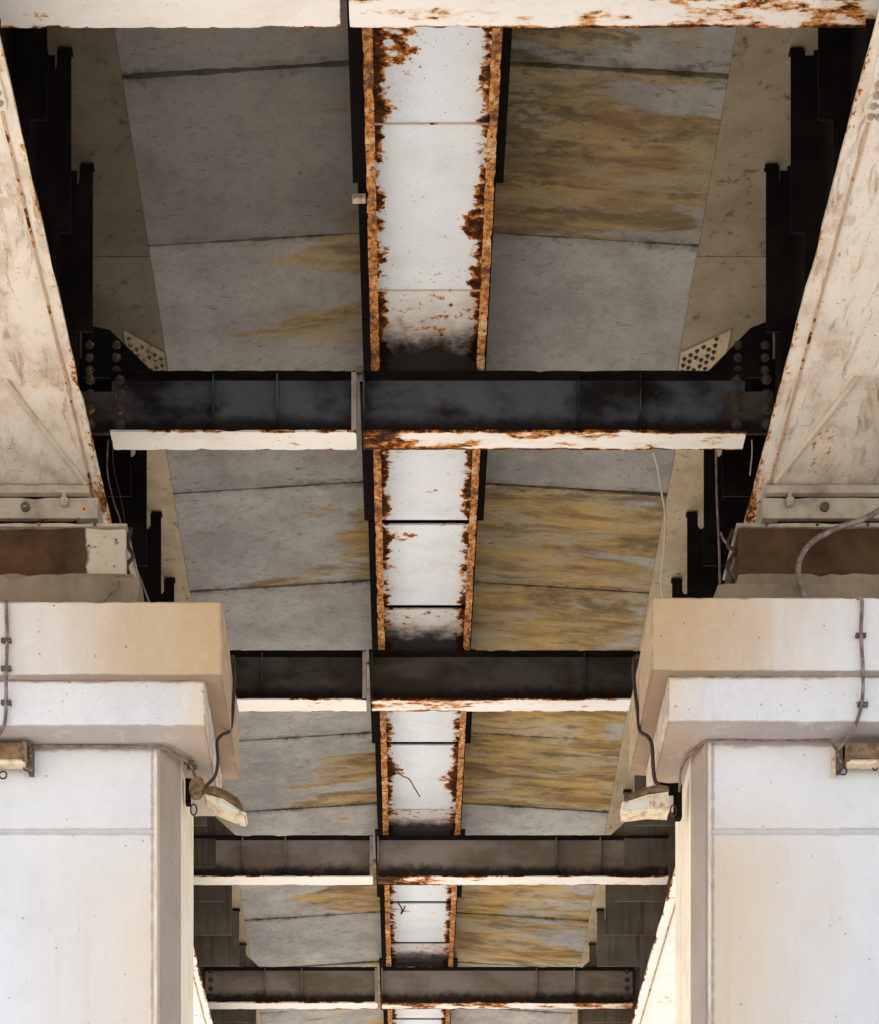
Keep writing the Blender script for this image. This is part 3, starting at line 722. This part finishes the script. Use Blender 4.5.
# ---- cables and conduits
def cable(name, label, pts, r, m='cable', clips=(), cat='cable', group=None, smooth=8):
    P = [at(*p) for p in pts]
    o = link(name, tube(P, r, 8, smooth), m, None, loc=P[0], smooth=True)
    o['label'] = label; o['category'] = cat
    if group: o['group'] = group
    for (px, py, D) in clips:
        c = at(px, py, D)
        q = link('clip', B(c[0]-.05, c[0]+.05, c[1]-.012, c[1]+.03, c[2]-.02, c[2]+.02, bev=.006), 'bolt', None, loc=c)
        q.parent = o; q.location = Vector(c)-Vector(P[0])
    return o
cable('conduit', 'pale conduit clipped down the far left of the left pier cap', [(6, 601, 20.97), (7, 640, 20.97), (6, 676, 20.97), (6, 700, 21.05), (5, 722, 21.05), (0, 733, 21.08), (-6, 745, 21.2)], .018, 'cable',
      [(6, 640, 20.96), (6, 668, 20.96), (6, 702, 21.05)])
cable('conduit', 'bowed conduit running down the right pier cap front to the strip light', [(857, 597, 20.97), (862, 602, 20.96), (861, 632, 20.96), (863, 672, 20.96), (862, 702, 21.05), (856, 724, 21.06), (848, 737, 21.2), (840, 748, 21.34), (836, 752, 21.36)], .018, 'cable',
      [(861, 635, 20.96), (863, 704, 21.05)])
cable('conduit', 'thin pipe under the left corbel bending down to the drooping lamp', [(29, 752, 21.36), (31, 748, 21.42), (40, 746.5, 21.44), (90, 746, 21.44), (130, 746.5, 21.44), (158, 747.5, 21.43), (168, 749, 21.45), (182, 758, 21.6), (190, 765, 21.75), (196, 778, 21.9), (197, 784, 21.92)], .014, 'cable',
      [(189, 762, 21.7), (192, 767, 21.8)])
cable('conduit', 'thin pipe under the right corbel bending down to the level lamp', [(836, 748, 21.38), (826, 741, 21.42), (800, 740, 21.44), (760, 740, 21.44), (712, 740, 21.43), (700, 746, 21.5), (688, 757, 21.7), (681, 770, 21.9), (680, 782, 21.92), (679, 792, 21.95)], .015, 'cable')
cable('conduit', 'dark conduit looping down the inner flank of the left pier cap', [(233, 656, 22.4), (234, 664, 22.1), (234, 690, 22.1), (231, 728, 22.1), (222, 735, 22.0), (217, 742, 21.9), (218, 760, 21.9), (215, 776, 21.9), (206, 786, 21.9)], .017, 'cable_d')
cable('conduit', 'dark conduit looping down the inner flank of the right pier cap', [(637, 656, 22.4), (634, 660, 22.15), (634, 680, 22.15), (638, 715, 22.1), (640, 731, 22.05), (648, 737, 22.0), (652, 746, 21.95), (653, 765, 21.95), (655, 780, 21.95), (660, 786, 21.95)], .02, 'cable_d')
cable('cable', 'thick grey hose curving down over the right bearing to its pedestal', [(890, 503, 21.45), (866, 518, 21.45), (838, 528, 21.45), (815, 540, 21.45), (802, 555, 21.45), (798, 572, 21.45), (801, 588, 21.42), (806, 600, 21.4)], .028, 'cable')
cable('cable', 'thin white wire drooping from the second cross beam past the stained slabs', [(653, 452, 22.98), (658, 470, 22.95), (662, 495, 22.93), (665, 515, 22.9), (664, 550, 22.88), (661, 580, 22.85), (664, 604, 22.8)], .011, 'cable_w')
cable('cable', 'pale wire hanging behind the cut end of the left girder', [(108, 440, 22.85), (107, 470, 22.8), (113, 500, 22.75), (120, 520, 22.7), (124, 545, 22.72), (137, 570, 22.75), (150, 604, 22.8)], .009, 'cable')
cable('cable', 'second thinner wire beside the cut end of the left girder', [(112, 440, 22.82), (114, 470, 22.8), (121, 500, 22.75), (126, 528, 22.72)], .007, 'cable_d')
cable('cable', 'drain wire hanging straight beside the right girder end', [(716, 450, 22.9), (717, 500, 22.9), (719, 545, 22.9), (720, 590, 22.9)], .012, 'cable')
cable('cable', 'short pale wire hanging close to the right soffit edge', [(752, 440, 22.7), (752, 455, 22.65), (750, 475, 22.6)], .007, 'cable_w')
cable('cable', 'knotted pale wire end at the right bearing plinth', [(721, 533, 22.2), (724, 540, 22.0), (731, 548, 21.95), (734, 558, 21.9), (731, 572, 21.9), (736, 580, 21.9)], .012, 'cable')
cable('cable', 'twisted dark wire bundle at the right bearing plinth', [(733, 530, 21.95), (728, 545, 21.9), (735, 552, 21.9), (727, 566, 21.9), (733, 582, 21.9)], .02, 'cable_d')
cable('cable', 'twisted brown wire bundle at the left bearing plinth', [(131, 528, 21.9), (128, 545, 21.9), (133, 556, 21.9), (127, 566, 21.9), (131, 580, 21.9)], .02, 'cable_d')
cable('cable', 'short cable end curling over the left pedestal', [(118, 577, 21.6), (117, 585, 21.45), (112, 592, 21.42), (104, 600, 21.42)], .012, 'cable')
cable('tie_wire', 'loose twisted tie wire hanging from the white stringer panel', [(388, 755, 31.2), (394, 766, 31.15), (401, 775, 31.1), (409, 779, 31.1), (414, 787, 31.1), (420, 797, 31.1)], .008, 'cable_d', cat='wire')
cable('tie_wire', 'rusty wire scrap dangling at the slot above the lowest cross beam', [(398, 903, 36.5), (402, 909, 36.5), (401, 914, 36.5), (404, 909, 36.5), (405, 906, 36.5)], .012, 'cable_d', cat='wire')

# ------------------------------------------------------------------ camera, light
cam = bpy.data.cameras.new('camera'); co = bpy.data.objects.new('camera', cam); C.objects.link(co)
co.location = (0, 0, 0); co.rotation_euler = (math.radians(90), 0, 0)
cam.sensor_fit = 'VERTICAL'; cam.sensor_height = 36; cam.sensor_width = 36*879/1024
cam.lens = F/1024*36; cam.shift_x = (439.5-VX)/1024; cam.shift_y = (VY-512)/1024
cam.clip_start = .1; cam.clip_end = 6000
scn.camera = co
EL, ROT = math.radians(44), math.radians(-72)
w = bpy.data.worlds.new('World'); scn.world = w; w.use_nodes = True
nt = w.node_tree; sky = nt.nodes.new('ShaderNodeTexSky'); sky.sky_type = 'NISHITA'; sky.sun_disc = False
sky.sun_elevation = EL; sky.sun_rotation = ROT
bg = nt.nodes['Background']; bg.inputs['Strength'].default_value = .13; nt.links.new(sky.outputs[0], bg.inputs[0])
sun = bpy.data.lights.new('sun', 'SUN'); sun.energy = 4.6; sun.angle = math.radians(.5); sun.color = (1, .93, .82)
so = bpy.data.objects.new('sun', sun); C.objects.link(so)
d = Vector((math.sin(ROT)*math.cos(EL), math.cos(ROT)*math.cos(EL), math.sin(EL)))
so.rotation_euler = d.to_track_quat('Z', 'Y').to_euler(); so.location = d*60
scn.view_settings.view_transform = 'Standard'; scn.view_settings.look = 'None'; scn.view_settings.gamma = 1
scn.view_settings.exposure = 1.72
scn.render.engine = 'CYCLES'
scn.cycles.max_bounces = 8; scn.cycles.diffuse_bounces = 5
